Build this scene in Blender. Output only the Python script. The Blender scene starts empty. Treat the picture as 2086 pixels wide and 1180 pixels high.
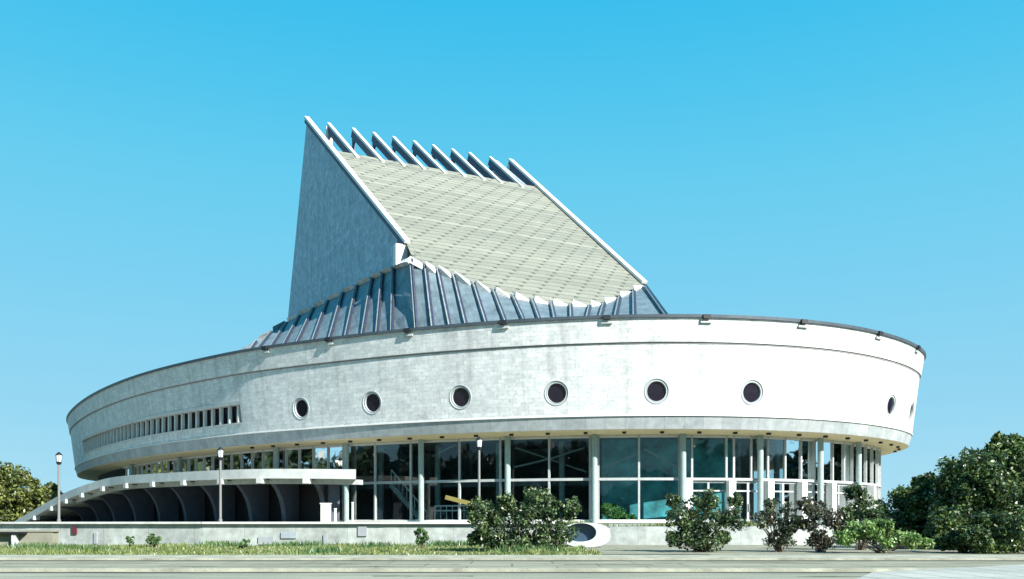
import bpy, math, random
import numpy as np
from mathutils import Vector
random.seed(7); rng = np.random.default_rng(11)
R = math.radians
scene = bpy.context.scene; COL = scene.collection
# ------------------------------------------------------------------ camera
F, CX, HY = 1806.0, 1043.0, 1065.0        # focal length and horizon measured on the photograph
EYE = 1.5
cam = bpy.data.cameras.new("camera"); co = bpy.data.objects.new("camera", cam); COL.objects.link(co)
co.location = (0, 0, EYE); co.rotation_euler = (R(90), 0, 0)
cam.sensor_width = 36; cam.lens = F / 2086 * 36; cam.shift_y = (HY - 590) / 2086
cam.clip_start = 0.1; cam.clip_end = 6000
scene.camera = co
# ------------------------------------------------------------------ light
SUN_EL, SUN_AZ = 34.0, 135.0              # azimuth clockwise from +Y (view direction)
world = bpy.data.worlds.new("World"); scene.world = world; world.use_nodes = True
wn, wl = world.node_tree.nodes, world.node_tree.links
bg = wn['Background']; bg.inputs['Strength'].default_value = 0.1
sky = wn.new('ShaderNodeTexSky'); sky.sky_type = 'NISHITA'; sky.sun_disc = False
sky.sun_elevation = R(SUN_EL); sky.sun_rotation = R(SUN_AZ); sky.air_density = 1.0; sky.dust_density = 0.6; sky.ozone_density = 1.5
tc = wn.new('ShaderNodeTexCoord'); sp = wn.new('ShaderNodeSeparateXYZ'); wl.new(tc.outputs['Generated'], sp.inputs[0])
rp = wn.new('ShaderNodeValToRGB'); wl.new(sp.outputs['Z'], rp.inputs[0])
SKY = [(0.0, (.48, .80, .95)), (.05, (.40, .755, .945)), (0.118, (.318, .71, .94)), (.25, (.215, .668, .935)), (.345, (.150, .645, .92)), (.432, (.085, .592, .91)), (.508, (.045, .545, .895)), (1.0, (.03, .33, .70))]
EXPO = 1.22
while len(rp.color_ramp.elements) < len(SKY): rp.color_ramp.elements.new(0.5)
for e, (p, c) in zip(rp.color_ramp.elements, SKY): e.position = p; e.color = (*c, 1)
# the sky texture, tinted by height towards the clear cyan of the day
vm = wn.new('ShaderNodeVectorMath'); vm.operation = 'MULTIPLY'; wl.new(sky.outputs[0], vm.inputs[0]); vm.inputs[1].default_value = (.12, .16, .12)
vs = wn.new('ShaderNodeVectorMath'); vs.operation = 'SCALE'; vs.inputs['Scale'].default_value = 1/2**EXPO/.1
wl.new(rp.outputs[0], vs.inputs[0])
mxs = wn.new('ShaderNodeMix'); mxs.data_type = 'RGBA'; mxs.inputs['Factor'].default_value = .94
wl.new(vm.outputs[0], mxs.inputs[6]); wl.new(vs.outputs[0], mxs.inputs[7]); mxs.clamp_result = False
wl.new(mxs.outputs[2], bg.inputs[0])
sl = bpy.data.lights.new("sun", 'SUN'); so = bpy.data.objects.new("sun", sl); COL.objects.link(so)
sl.energy = 5.0; sl.angle = R(0.5); sl.color = (1, .965, .9)
TO_SUN = Vector((math.sin(R(SUN_AZ))*math.cos(R(SUN_EL)), math.cos(R(SUN_AZ))*math.cos(R(SUN_EL)), math.sin(R(SUN_EL))))
so.rotation_euler = TO_SUN.to_track_quat('Z', 'Y').to_euler()
scene.view_settings.view_transform = 'Standard'; scene.view_settings.look = 'None'
scene.view_settings.exposure = EXPO; scene.view_settings.gamma = 1
# ------------------------------------------------------------------ helpers
def V(*a): return Vector(a)
def pt(px, py, D): return Vector(((px-CX)/F*D, D, EYE + (HY-py)/F*D))     # reads a place off the photograph at a chosen distance
class MB:
    def __init__(s): s.v = []; s.f = []; s.uv = []; s.m = []
    def add(s, vs, fs, uvs=None, m=0):
        b = len(s.v); s.v += [tuple(x) for x in vs]
        for f in fs:
            s.f.append([b+i for i in f]); s.m.append(m)
            s.uv.append([uvs[i] for i in f] if uvs else [(0, 0)]*len(f))
    def quad(s, a, b, c, d, uvs=None, m=0): s.add([a, b, c, d], [(0, 1, 2, 3)], uvs, m)
    def box(s, c, ex, ey, ez, m=0):
        c, ex, ey, ez = map(Vector, (c, ex, ey, ez)); P = []
        for k in (-1, 1):
            for j in (-1, 1):
                for i in (-1, 1): P.append(c+ex*i+ey*j+ez*k)
        s.add(P, [(0, 2, 3, 1), (4, 5, 7, 6), (0, 1, 5, 4), (2, 6, 7, 3), (0, 4, 6, 2), (1, 3, 7, 5)], None, m)
    def beam(s, a, b, w, h, up=(0, 0, 1), m=0):
        a, b = Vector(a), Vector(b); d = (b-a); n = d.normalized(); sd = n.cross(Vector(up)).normalized(); u = sd.cross(n)
        s.box((a+b)/2, d/2, sd*w/2, u*h/2, m)
    def lathe(s, prof, c=(0, 0, 0), n=16, m=0):
        c = Vector(c); P = []
        for r, z in prof:
            for k in range(n): P.append(c+V(r*math.cos(2*math.pi*k/n), r*math.sin(2*math.pi*k/n), z))
        Fs = [(i*n+k, i*n+(k+1) % n, (i+1)*n+(k+1) % n, (i+1)*n+k) for i in range(len(prof)-1) for k in range(n)]
        Fs += [tuple(reversed(range(n))), tuple((len(prof)-1)*n+k for k in range(n))]
        s.add(P, Fs, None, m)
    def tube(s, path, rad, n=6, m=0):
        P = []; path = [Vector(p) for p in path]
        for i, p in enumerate(path):
            d = (path[min(i+1, len(path)-1)]-path[max(i-1, 0)]).normalized()
            a = d.cross(V(.3, .9, .1)).normalized(); b = d.cross(a); r = rad[i]
            for k in range(n): P.append(p+a*r*math.cos(2*math.pi*k/n)+b*r*math.sin(2*math.pi*k/n))
        s.add(P, [(i*n+k, i*n+(k+1) % n, (i+1)*n+(k+1) % n, (i+1)*n+k) for i in range(len(path)-1) for k in range(n)], None, m)
    def grid(s, rows, uvs=None, m=0, closed=False):
        nr, nc = len(rows), len(rows[0]); P = [p for r in rows for p in r]; U = [u for r in uvs for u in r] if uvs else None
        s.add(P, [(i*nc+j, i*nc+j+1, (i+1)*nc+j+1, (i+1)*nc+j) for i in range(nr-1) for j in range(nc-1)], U, m)
    def build(s, name, mat, parent=None, smooth=False):
        me = bpy.data.meshes.new(name); o = bpy.data.objects.new(name, me)
        off = Vector((0, 0, 0)); q = parent
        while q is not None: off += q.location; q = q.parent
        me.from_pydata([tuple(Vector(v)-off) for v in s.v], [], s.f)
        ul = me.uv_layers.new(name='UVMap'); fl = [u for f in s.uv for u in f]
        ul.data.foreach_set('uv', [c for u in fl for c in u])
        for m in (mat if isinstance(mat, (list, tuple)) else [mat]): me.materials.append(m)
        me.polygons.foreach_set('material_index', s.m)
        if smooth: me.polygons.foreach_set('use_smooth', [True]*len(s.f))
        me.update(); COL.objects.link(o)
        if parent is not None: o.parent = parent
        return o
def tag(o, label=None, cat=None, group=None, kind=None):
    for k, v in (('label', label), ('category', cat), ('group', group), ('kind', kind)):
        if v: o[k] = v
    return o
def empty(name, loc, label, cat, group=None):
    o = bpy.data.objects.new(name, None); o.location = loc; COL.objects.link(o); o.empty_display_size = .5
    return tag(o, label, cat, group)
def copy_tree(o, parent=None):
    c = o.copy(); COL.objects.link(c)
    if parent is not None: c.parent = parent
    for ch in list(o.children): copy_tree(ch, c)
    return c
# ------------------------------------------------------------------ materials
def mat(name, color, rough=.7, metal=0, var=.12, scale=2.0, bump=0, bscale=20, coords='Object', spec=None, var2=0):
    m = bpy.data.materials.new(name); m.use_nodes = True; N, L = m.node_tree.nodes, m.node_tree.links
    b = N['Principled BSDF']; b.inputs['Roughness'].default_value = rough; b.inputs['Metallic'].default_value = metal
    if spec is not None: b.inputs['Specular IOR Level'].default_value = spec
    t = N.new('ShaderNodeTexCoord')
    n = N.new('ShaderNodeTexNoise'); n.inputs['Scale'].default_value = scale; n.inputs['Detail'].default_value = 6; n.inputs['Roughness'].default_value = .65
    L.new(t.outputs[coords], n.inputs['Vector'])
    r = N.new('ShaderNodeMapRange'); r.inputs['From Min'].default_value = .3; r.inputs['From Max'].default_value = .7
    r.inputs['To Min'].default_value = 1-var; r.inputs['To Max'].default_value = 1+var; L.new(n.outputs['Fac'], r.inputs['Value'])
    v = N.new('ShaderNodeVectorMath'); v.operation = 'SCALE'; v.inputs[0].default_value = color; L.new(r.outputs[0], v.inputs['Scale'])
    L.new(v.outputs[0], b.inputs['Base Color'])
    if bump:
        n2 = N.new('ShaderNodeTexNoise'); n2.inputs['Scale'].default_value = bscale; n2.inputs['Detail'].default_value = 4; L.new(t.outputs[coords], n2.inputs['Vector'])
        bp = N.new('ShaderNodeBump'); bp.inputs['Strength'].default_value = bump; bp.inputs['Distance'].default_value = .05
        L.new(n2.outputs['Fac'], bp.inputs['Height']); L.new(bp.outputs[0], b.inputs['Normal'])
    m['col'] = 1
    return m
def tile_mat(name, c1, c2, mortar, w, h, msize=.02, rough=.6, bump=.3, stain=.25, sscale=.25, streak=0, offs=.5, dots=False, drip=0):
    m = bpy.data.materials.new(name); m.use_nodes = True; N, L = m.node_tree.nodes, m.node_tree.links
    b = N['Principled BSDF']; b.inputs['Roughness'].default_value = rough
    t = N.new('ShaderNodeTexCoord'); br = N.new('ShaderNodeTexBrick')
    br.inputs['Scale'].default_value = 1; br.inputs['Brick Width'].default_value = 60 if dots else w; br.inputs['Row Height'].default_value = h
    br.inputs['Mortar Size'].default_value = msize; br.inputs['Mortar Smooth'].default_value = .2; br.offset = offs; br.inputs['Bias'].default_value = 0
    br.inputs['Color1'].default_value = (*c1, 1); br.inputs['Color2'].default_value = (*c2, 1); br.inputs['Mortar'].default_value = (*mortar, 1)
    L.new(t.outputs['UV'], br.inputs['Vector'])
    n = N.new('ShaderNodeTexNoise'); n.inputs['Scale'].default_value = sscale; n.inputs['Detail'].default_value = 8; n.inputs['Roughness'].default_value = .7
    mp = N.new('ShaderNodeMapping'); mp.inputs['Scale'].default_value = (1, 1 if not streak else streak, 1); L.new(t.outputs['UV'], mp.inputs[0]); L.new(mp.outputs[0], n.inputs['Vector'])
    r = N.new('ShaderNodeMapRange'); r.inputs['From Min'].default_value = .32; r.inputs['From Max'].default_value = .68
    r.inputs['To Min'].default_value = 1-stain; r.inputs['To Max'].default_value = 1+stain*.4; L.new(n.outputs['Fac'], r.inputs['Value'])
    # blotchy patches of replaced or dirty tiles
    n3 = N.new('ShaderNodeTexNoise'); n3.inputs['Scale'].default_value = 2.2; n3.inputs['Detail'].default_value = 3; L.new(t.outputs['UV'], n3.inputs['Vector'])
    r3 = N.new('ShaderNodeMapRange'); r3.inputs['From Min'].default_value = .35; r3.inputs['From Max'].default_value = .65
    r3.inputs['To Min'].default_value = 1-stain*.35; r3.inputs['To Max'].default_value = 1+stain*.25; L.new(n3.outputs['Fac'], r3.inputs['Value'])
    mu = N.new('ShaderNodeMath'); mu.operation = 'MULTIPLY'; L.new(r.outputs[0], mu.inputs[0]); L.new(r3.outputs[0], mu.inputs[1])
    v = N.new('ShaderNodeVectorMath'); v.operation = 'SCALE'; L.new(br.outputs['Color'], v.inputs[0]); L.new(mu.outputs[0], v.inputs['Scale'])
    out = v.outputs[0]
    if drip:      # rain streaks and grime running down the stone
        m2 = N.new('ShaderNodeMapping'); m2.inputs['Scale'].default_value = (1.3, .10, 1); L.new(t.outputs['UV'], m2.inputs[0])
        n4 = N.new('ShaderNodeTexNoise'); n4.inputs['Scale'].default_value = 1; n4.inputs['Detail'].default_value = 5; L.new(m2.outputs[0], n4.inputs['Vector'])
        r4 = N.new('ShaderNodeMapRange'); r4.inputs['From Min'].default_value = .5; r4.inputs['From Max'].default_value = .72; r4.inputs['To Min'].default_value = 1; r4.inputs['To Max'].default_value = 1-drip*1.6; L.new(n4.outputs['Fac'], r4.inputs['Value'])
        n5 = N.new('ShaderNodeTexNoise'); n5.inputs['Scale'].default_value = 5.5; n5.inputs['Detail'].default_value = 2; L.new(t.outputs['UV'], n5.inputs['Vector'])
        r5 = N.new('ShaderNodeMapRange'); r5.inputs['From Min'].default_value = .56; r5.inputs['From Max'].default_value = .68; r5.inputs['To Min'].default_value = 1; r5.inputs['To Max'].default_value = 1-drip*1.5; L.new(n5.outputs['Fac'], r5.inputs['Value'])
        m5 = N.new('ShaderNodeMath'); m5.operation = 'MULTIPLY'; L.new(r4.outputs[0], m5.inputs[0]); L.new(r5.outputs[0], m5.inputs[1])
        v4 = N.new('ShaderNodeVectorMath'); v4.operation = 'SCALE'; L.new(out, v4.inputs[0]); L.new(m5.outputs[0], v4.inputs['Scale']); out = v4.outputs[0]
    if dots:      # clips at every third sheet, staggered from course to course
        sx = N.new('ShaderNodeSeparateXYZ'); L.new(t.outputs['UV'], sx.inputs[0])
        def M(op, a, bb=None, c=None):
            k = N.new('ShaderNodeMath'); k.operation = op
            for i, q in enumerate((a, bb, c)):
                if q is None: continue
                if isinstance(q, (int, float)): k.inputs[i].default_value = q
                else: L.new(q, k.inputs[i])
            return k.outputs[0]
        row = M('DIVIDE', sx.outputs['Y'], h); rf = M('FLOOR', row)
        fx = M('FRACT', M('ADD', M('DIVIDE', sx.outputs['X'], w), M('MULTIPLY', rf, .37)))
        fy = M('FRACT', row)
        d = M('MULTIPLY', M('LESS_THAN', fx, .2), M('LESS_THAN', fy, .36))
        mx = N.new('ShaderNodeMix'); mx.data_type = 'RGBA'; L.new(M('MULTIPLY', d, .9), mx.inputs['Factor']); L.new(out, mx.inputs[6]); mx.inputs[7].default_value = (.07, .075, .05, 1)
        out = mx.outputs[2]
    L.new(out, b.inputs['Base Color'])
    bp = N.new('ShaderNodeBump'); bp.inputs['Strength'].default_value = bump; bp.inputs['Distance'].default_value = .03; bp.invert = True
    L.new(br.outputs['Fac'], bp.inputs['Height']); L.new(bp.outputs[0], b.inputs['Normal'])
    return m
def glass_mat(name, tint, refl=1.0, rough=.02):
    m = bpy.data.materials.new(name); m.use_nodes = True; N, L = m.node_tree.nodes, m.node_tree.links
    N.remove(N['Principled BSDF']); o = N['Material Output']
    tr = N.new('ShaderNodeBsdfTransparent'); tr.inputs[0].default_value = (*tint, 1)
    gl = N.new('ShaderNodeBsdfGlossy'); gl.inputs['Roughness'].default_value = rough; gl.inputs[0].default_value = (refl, refl, refl, 1)
    fr = N.new('ShaderNodeFresnel'); fr.inputs[0].default_value = 1.55
    t = N.new('ShaderNodeTexCoord'); n = N.new('ShaderNodeTexNoise'); n.inputs['Scale'].default_value = .5; L.new(t.outputs['Object'], n.inputs['Vector'])
    bp = N.new('ShaderNodeBump'); bp.inputs['Strength'].default_value = .08; bp.inputs['Distance'].default_value = .1; L.new(n.outputs['Fac'], bp.inputs['Height']); L.new(bp.outputs[0], gl.inputs['Normal'])
    mx = N.new('ShaderNodeMixShader'); L.new(fr.outputs[0], mx.inputs[0]); L.new(tr.outputs[0], mx.inputs[1]); L.new(gl.outputs[0], mx.inputs[2]); L.new(mx.outputs[0], o.inputs['Surface'])
    return m
def leaf_mat(name, cols, trans=.25):
    m = bpy.data.materials.new(name); m.use_nodes = True; N, L = m.node_tree.nodes, m.node_tree.links
    b = N['Principled BSDF']; b.inputs['Roughness'].default_value = .38; b.inputs['Specular IOR Level'].default_value = .5
    g = N.new('ShaderNodeNewGeometry'); t = N.new('ShaderNodeTexCoord')
    n = N.new('ShaderNodeTexNoise'); n.inputs['Scale'].default_value = .9; n.inputs['Detail'].default_value = 2; L.new(t.outputs['Object'], n.inputs['Vector'])
    a = N.new('ShaderNodeMath'); a.operation = 'MULTIPLY_ADD'; L.new(g.outputs['Random Per Island'], a.inputs[0]); a.inputs[1].default_value = .75; 
    s2 = N.new('ShaderNodeMath'); s2.operation = 'MULTIPLY_ADD'; L.new(n.outputs['Fac'], s2.inputs[0]); s2.inputs[1].default_value = 1.4; s2.inputs[2].default_value = -.55
    L.new(s2.outputs[0], a.inputs[2])
    r = N.new('ShaderNodeValToRGB'); L.new(a.outputs[0], r.inputs[0])
    while len(r.color_ramp.elements) < len(cols): r.color_ramp.elements.new(.5)
    for i, (e, c) in enumerate(zip(r.color_ramp.elements, cols)): e.position = i/(len(cols)-1); e.color = (*c, 1)
    L.new(r.outputs[0], b.inputs['Base Color'])
    tl = N.new('ShaderNodeBsdfTranslucent'); L.new(r.outputs[0], tl.inputs[0])
    mx = N.new('ShaderNodeMixShader'); mx.inputs[0].default_value = trans; L.new(b.outputs[0], mx.inputs[1]); L.new(tl.outputs[0], mx.inputs[2]); L.new(mx.outputs[0], N['Material Output'].inputs['Surface'])
    return m
M = {}
M['wall'] = tile_mat('shell_limestone', (.67, .68, .665), (.54, .56, .56), (.48, .50, .50), .6, .3, .014, rough=.6, bump=.25, stain=.2, sscale=.5, drip=.15)
M['band'] = tile_mat('grey_fascia_panels', (.37, .40, .405), (.31, .345, .355), (.23, .25, .26), 1.5, 1.4, .02, stain=.28, sscale=.6)
M['tower'] = tile_mat('tower_side_tiles', (.38, .50, .60), (.27, .38, .47), (.26, .34, .40), .45, .45, .015, stain=.25, sscale=.8, drip=.14)  # bluer base holds the blue sky shade of the side wall
M['sail'] = tile_mat('beige_sail_sheets', (.26, .255, .20), (.185, .185, .145), (.09, .095, .08), 1.9, .85, .05, rough=.5, bump=.5, stain=.15, sscale=.3, dots=True)
M['mull'] = mat('weathered_mullion_paint', (.36, .38, .38), .5, var=.12, scale=3)  # white paint greyed to hold the shade under the overhang
M['white'] = mat('white_paint', (.62, .62, .60), .5, var=.06, scale=3)
M['column'] = mat('pale_column_render', (.26, .34, .33), .7, var=.12)
M['canopy'] = mat('pale_canopy_concrete', (.50, .51, .49), .8, var=.14, scale=1.2, bump=.2)
M['conc'] = mat('concrete', (.42, .45, .44), .85, var=.2, scale=1.5, bump=.3)
M['conc_l'] = mat('pale_stone_ring', (.36, .39, .40), .8, var=.1)
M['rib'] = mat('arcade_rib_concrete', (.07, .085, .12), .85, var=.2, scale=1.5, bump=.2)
M['soffit'] = mat('cream_soffit', (.66, .57, .36), .8, var=.08, scale=1)
M['coping'] = mat('dark_metal_coping', (.09, .11, .13), .45, .5, var=.2, scale=1)
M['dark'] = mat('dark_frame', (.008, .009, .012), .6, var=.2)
M['metal'] = mat('skirt_roof_metal', (.13, .175, .20), .55, .2, var=.35, scale=.9, bump=.25, bscale=3)
M['seam'] = mat('roof_seam_metal', (.05, .06, .10), .45, .5, var=.25, scale=2)
M['seamp'] = mat('pale_seam_metal', (.24, .27, .27), .5, .3, var=.3, scale=2)
M['flash'] = mat('light_flashing_metal', (.66, .66, .64), .5, .2, var=.3, scale=1.2)
M['glass'] = glass_mat('facade_glass', (.62, .78, .80))
M['pane_dark'] = mat('dark_porthole_glass', (.012, .010, .02), .12, var=.1)
M['frame'] = mat('pale_metal_frame', (.58, .60, .60), .5, .2, var=.08)
M['post'] = mat('pale_lamp_metal', (.19, .195, .19), .5, .2, var=.1, scale=4)
M['black'] = mat('black_lamp_metal', (.015, .015, .02), .45, .3)
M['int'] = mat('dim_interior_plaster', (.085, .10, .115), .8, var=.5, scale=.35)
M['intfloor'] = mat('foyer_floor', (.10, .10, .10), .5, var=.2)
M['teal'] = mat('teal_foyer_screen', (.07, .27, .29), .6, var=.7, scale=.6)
M['stair'] = mat('foyer_stair_stone', (.22, .27, .28), .7, var=.2)
M['yellow'] = mat('yellow_fabric', (.13, .11, .02), .7, var=.15)
M['maroon'] = mat('maroon_box', (.09, .02, .025), .6)
M['grav'] = mat('flat_roof_felt', (.2, .2, .2), .9, var=.2)
M['bark'] = mat('bark', (.10, .075, .055), .9, var=.3, scale=6, bump=.4)
# ------------------------------------------------------------------ plan of the building: closed curve through the eaves line
RIM = [(37.6, 80.4), (35.9, 77.4), (33.2, 73.7), (28.8, 69.6), (25.1, 67.2), (21.6, 65.65), (17.8, 64.6), (14.1, 64.1), (10.5, 64.0), (6.8, 64.35), (3.1, 65.0), (-.7, 65.9),
       (-8.1, 68.6), (-14.9, 72.0), (-21.4, 75.8), (-24.2, 77.7), (-27.8, 80.6), (-32.1, 84.3), (-36.6, 88.6), (-41.7, 94.2), (-48.9, 103.3), (-56.8, 115.0), (-65.0, 129.0),
       (-70.5, 143), (-70, 155), (-60, 166), (-42, 170), (-20, 167), (0, 158), (18, 144), (31, 126), (39, 106), (39.6, 90)]
def closed_spline(P, step=.25):
    P = [np.array(p, float) for p in P]; n = len(P); out = []
    for i in range(n):
        p0, p1, p2, p3 = P[i-1], P[i], P[(i+1) % n], P[(i+2) % n]
        t0 = 0; t1 = t0+np.linalg.norm(p1-p0)**.5; t2 = t1+np.linalg.norm(p2-p1)**.5; t3 = t2+np.linalg.norm(p3-p2)**.5
        for t in np.linspace(t1, t2, 12, endpoint=False):
            a1 = (t1-t)/(t1-t0)*p0+(t-t0)/(t1-t0)*p1; a2 = (t2-t)/(t2-t1)*p1+(t-t1)/(t2-t1)*p2; a3 = (t3-t)/(t3-t2)*p2+(t-t2)/(t3-t2)*p3
            b1 = (t2-t)/(t2-t0)*a1+(t-t0)/(t2-t0)*a2; b2 = (t3-t)/(t3-t1)*a2+(t-t1)/(t3-t1)*a3
            out.append((t2-t)/(t2-t1)*b1+(t-t1)/(t2-t1)*b2)
    out = np.array(out)
    for _ in range(60): out = (np.roll(out, 1, 0)+2*out+np.roll(out, -1, 0))/4
    d = np.r_[0, np.cumsum(np.linalg.norm(np.roll(out, -1, 0)-out, axis=1))]; Lt = d[-1]
    cl = np.vstack([out, out[:1]]); ss = np.arange(0, Lt, step)
    return np.c_[np.interp(ss, d, cl[:, 0]), np.interp(ss, d, cl[:, 1])], Lt, step
PL, LT, ST = closed_spline(RIM)
NP = len(PL)
TG = np.roll(PL, -1, 0)-np.roll(PL, 1, 0); TG /= np.linalg.norm(TG, axis=1)[:, None]
for _ in range(10): TG = (np.roll(TG, 1, 0)+TG+np.roll(TG, -1, 0))/3
TG /= np.linalg.norm(TG, axis=1)[:, None]
# direction of travel: right to left along the front, so outward normal is to the left of travel rotated
NO = np.c_[-TG[:, 1], TG[:, 0]]
cen = PL.mean(0)
if ((PL-cen)*NO).sum() < 0: NO = -NO
def C(s, off, z):                          # point on the plan curve at arc length s, pushed outward by off
    k = (s/ST) % NP; i = int(k) % NP; j = (i+1) % NP; f = k-int(k)
    p = PL[i]*(1-f)+PL[j]*f; n = NO[i]*(1-f)+NO[j]*f
    return Vector((p[0]+n[0]*off, p[1]+n[1]*off, z))
def nrm(s): return (C(s, 1, 0)-C(s, 0, 0)).normalized()
def tan(s): return (C(s+.2, 0, 0)-C(s-.2, 0, 0)).normalized()
def s_at(px, off):                         # arc length where the front of the offset curve stands at photo column px
    best = None
    for k in range(0, int(110/.1)):
        s = k*.1-6; p = C(s, off, 0)
        if nrm(s).dot(p) > 0: continue
        e = abs(CX+F*p.x/p.y-px)
        if best is None or e < best[0]: best = (e, s)
    return best[1]
Z_TOP, Z_GRV, Z_LED, Z_BOT, Z_SOF, Z_TRN, Z_FL = 16.55, 14.62, 9.47, 8.40, 8.22, 4.84, 1.50
G_OFF = -3.75                               # glass line
def woff(z):                                # flare of the shell wall
    if z > Z_GRV: return -.30+(z-Z_GRV)/(Z_TOP-Z_GRV)*.30
    return -1.05+(z-Z_LED)/(Z_GRV-Z_LED)*.63
th = empty('theatre_building', (-5, 100, 0), 'huge round white theatre building with a beige sail-shaped sloping roof', 'theatre')
# ---- shell wall with porthole openings and the ribbon window opening
S0 = s_at(1337, -.85); PORT = [S0+7.28*k for k in (-4.02, -3.0, -1, 0, 1, 2, 3, 4)]
PORT = [s_at(x, -.85) for x in (1857, 1816, 1533, 1337, 1134, 937, 758, 614)]
ZP, HP = 11.13, 1.25
SL0, SL1, ZS0, ZS1 = s_at(490, -.8), s_at(150, -.8)+17, 10.42, 12.0
segs = sorted([(p-HP, p+HP, 'p') for p in PORT]+[(SL0, SL1, 'w')])
wall = MB(); cur = -0.0
def wq(sa, sb, za, zb):
    wall.quad(C(sa, woff(za), za), C(sb, woff(za), za), C(sb, woff(zb), zb), C(sa, woff(zb), zb), [(sa, za), (sb, za), (sb, zb), (sa, zb)])
def span(a, b, zs):
    n = max(1, int((b-a)/.8)); ss = np.linspace(a, b, n+1)
    for i in range(n):
        for za, zb in zs: wq(ss[i], ss[i+1], za, zb)
FULL = [(Z_LED, Z_GRV)]
start = segs[0][0]; cur = start
for a, b, k in segs:
    if a > cur: span(cur, a, FULL)
    if k == 'w': span(a, b, [(Z_LED, ZS0), (ZS1, Z_GRV)])
    else:
        ss = np.linspace(a, b, 9)
        for i in range(8): wq(ss[i], ss[i+1], Z_LED, ZP-HP); wq(ss[i], ss[i+1], ZP+HP, Z_GRV)
        c = (a+b)/2; sq = []
        for i in range(32):
            j, side = i % 8, i//8; t = -1+j/4
            sq.append([(1, t), (-t, 1), (-1, -t), (t, -1)][side])
        P = []; U = []
        for (x, y) in sq: P.append(C(c+x*HP, woff(ZP+y*HP), ZP+y*HP)); U.append((c+x*HP, ZP+y*HP))
        for (x, y) in sq:
            an = math.atan2(y, x); x2, y2 = .93*math.cos(an), .93*math.sin(an); P.append(C(c+x2, woff(ZP+y2), ZP+y2)); U.append((c+x2, ZP+y2))
        wall.add(P, [(i, (i+1) % 32, 32+(i+1) % 32, 32+i) for i in range(32)], U)
    cur = b
span(cur, start+LT, FULL)
wall.build('outer_wall', M['wall'], th, smooth=True)
def ring(name, prof, m, parent=th, s0=0, s1=None, step=.8, smooth=True, caps=False):
    s1 = s0+LT if s1 is None else s1; n = max(2, int((s1-s0)/step)); ss = np.linspace(s0, s1, n+1); b = MB(); u = 0; us = [0]
    for (o1, z1), (o2, z2) in zip(prof, prof[1:]): u += math.hypot(o2-o1, z2-z1); us.append(u)
    rows = [[C(s, o, z) for s in ss] for o, z in prof]; uv = [[(s, z if abs(z) else u) for s in ss] for (o, z), u in zip(prof, us)]
    for i in range(len(prof)-1): b.grid(rows[i:i+2], uv[i:i+2])
    if caps:
        for s in (s0, s1): b.add([C(s, o, z) for o, z in prof], [tuple(range(len(prof)))])
    return b.build(name, m, parent, smooth=False if len(prof) > 4 else smooth)
ring('upper_wall_course', [(-.42, Z_GRV), (-.30, Z_GRV+.02), (-.04, Z_TOP-.22)], M['wall'])
ring('coping', [(-.04, Z_TOP-.22), (.10, Z_TOP-.22), (.12, Z_TOP), (-.45, Z_TOP+.02), (-.45, 15.4)], M['coping'])
ring('shadow_gap', [(-.41, Z_GRV-.10), (-.395, Z_GRV-.10), (-.395, Z_GRV), (-.30, Z_GRV+.02)], mat('groove_grey', (.26, .25, .25), .9))
ring('ledge', [(-1.05, Z_LED), (-.98, Z_LED-.02), (-.98, Z_LED-.12), (-1.07, Z_LED-.12)], M['white'])
ring('fascia_band', [(-1.07, Z_LED-.12), (-1.32, Z_BOT)], M['band'])
ring('soffit', [(-1.32, Z_BOT), (-1.7, Z_BOT-.06), (G_OFF+.1, Z_SOF), (G_OFF-.3, Z_SOF)], M['soffit'])
ring('flat_roof', [(-.45, 15.4), (-22, 15.5)], M['grav'], step=2.5)
# portholes
for i, s in enumerate(PORT):
    b = MB(); n = 32
    def circ(r, o): return [C(s+r*math.cos(2*math.pi*k/n), woff(ZP+r*math.sin(2*math.pi*k/n))+o, ZP+r*math.sin(2*math.pi*k/n)) for k in range(n+1)]
    b.grid([circ(.94, -.01), circ(.93, .03), circ(.89, .04), circ(.85, -.03), circ(.73, -.02), circ(.70, -.18)])
    p = b.build('porthole', M['conc_l'], th, smooth=False)
    d = MB(); cc = circ(.71, -.16)[:n]; d.add(cc, [tuple(range(n))]); d.build('pane', M['pane_dark'], p)
# ribbon window with deep fins
b = MB(); ns = int((SL1-SL0)/1.0); ss = np.linspace(SL0, SL1, ns+1)
b.grid([[C(s, woff(ZS1), ZS1) for s in ss], [C(s, woff(ZS1)-.55, ZS1) for s in ss]])
b.grid([[C(s, woff(ZS0), ZS0) for s in ss], [C(s, woff(ZS0)-.55, ZS0) for s in ss]])
for s in (SL0, SL1): b.add([C(s, woff(ZS0), ZS0), C(s, woff(ZS1), ZS1), C(s, woff(ZS1)-.55, ZS1), C(s, woff(ZS0)-.55, ZS0)], [(0, 1, 2, 3)])
# surrounding raised frame
for za, zb in ((ZS1, ZS1+.28), (ZS0-.12, ZS0)):
    b.grid([[C(s, woff(z)+.002+o, z) for s in ss] for z, o in ((za, 0), (za, .07), (zb, .07), (zb, 0))])
rw = b.build('ribbon_window', M['canopy'], th)
b = MB(); b.grid([[C(s, -1.40, ZS0) for s in ss], [C(s, -1.25, ZS1) for s in ss]]); b.build('glazing', M['pane_dark'], rw)
for s in np.arange(SL0+.55, SL1-.3, 1.38):
    b = MB(); n_, t_ = nrm(s), tan(s)
    b.box(C(s, -1.02, (ZS0+ZS1)/2), n_*.14, t_*.12, V(0, 0, (ZS1-ZS0)/2-.02)); b.build('fin', M['canopy'], rw)
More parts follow.
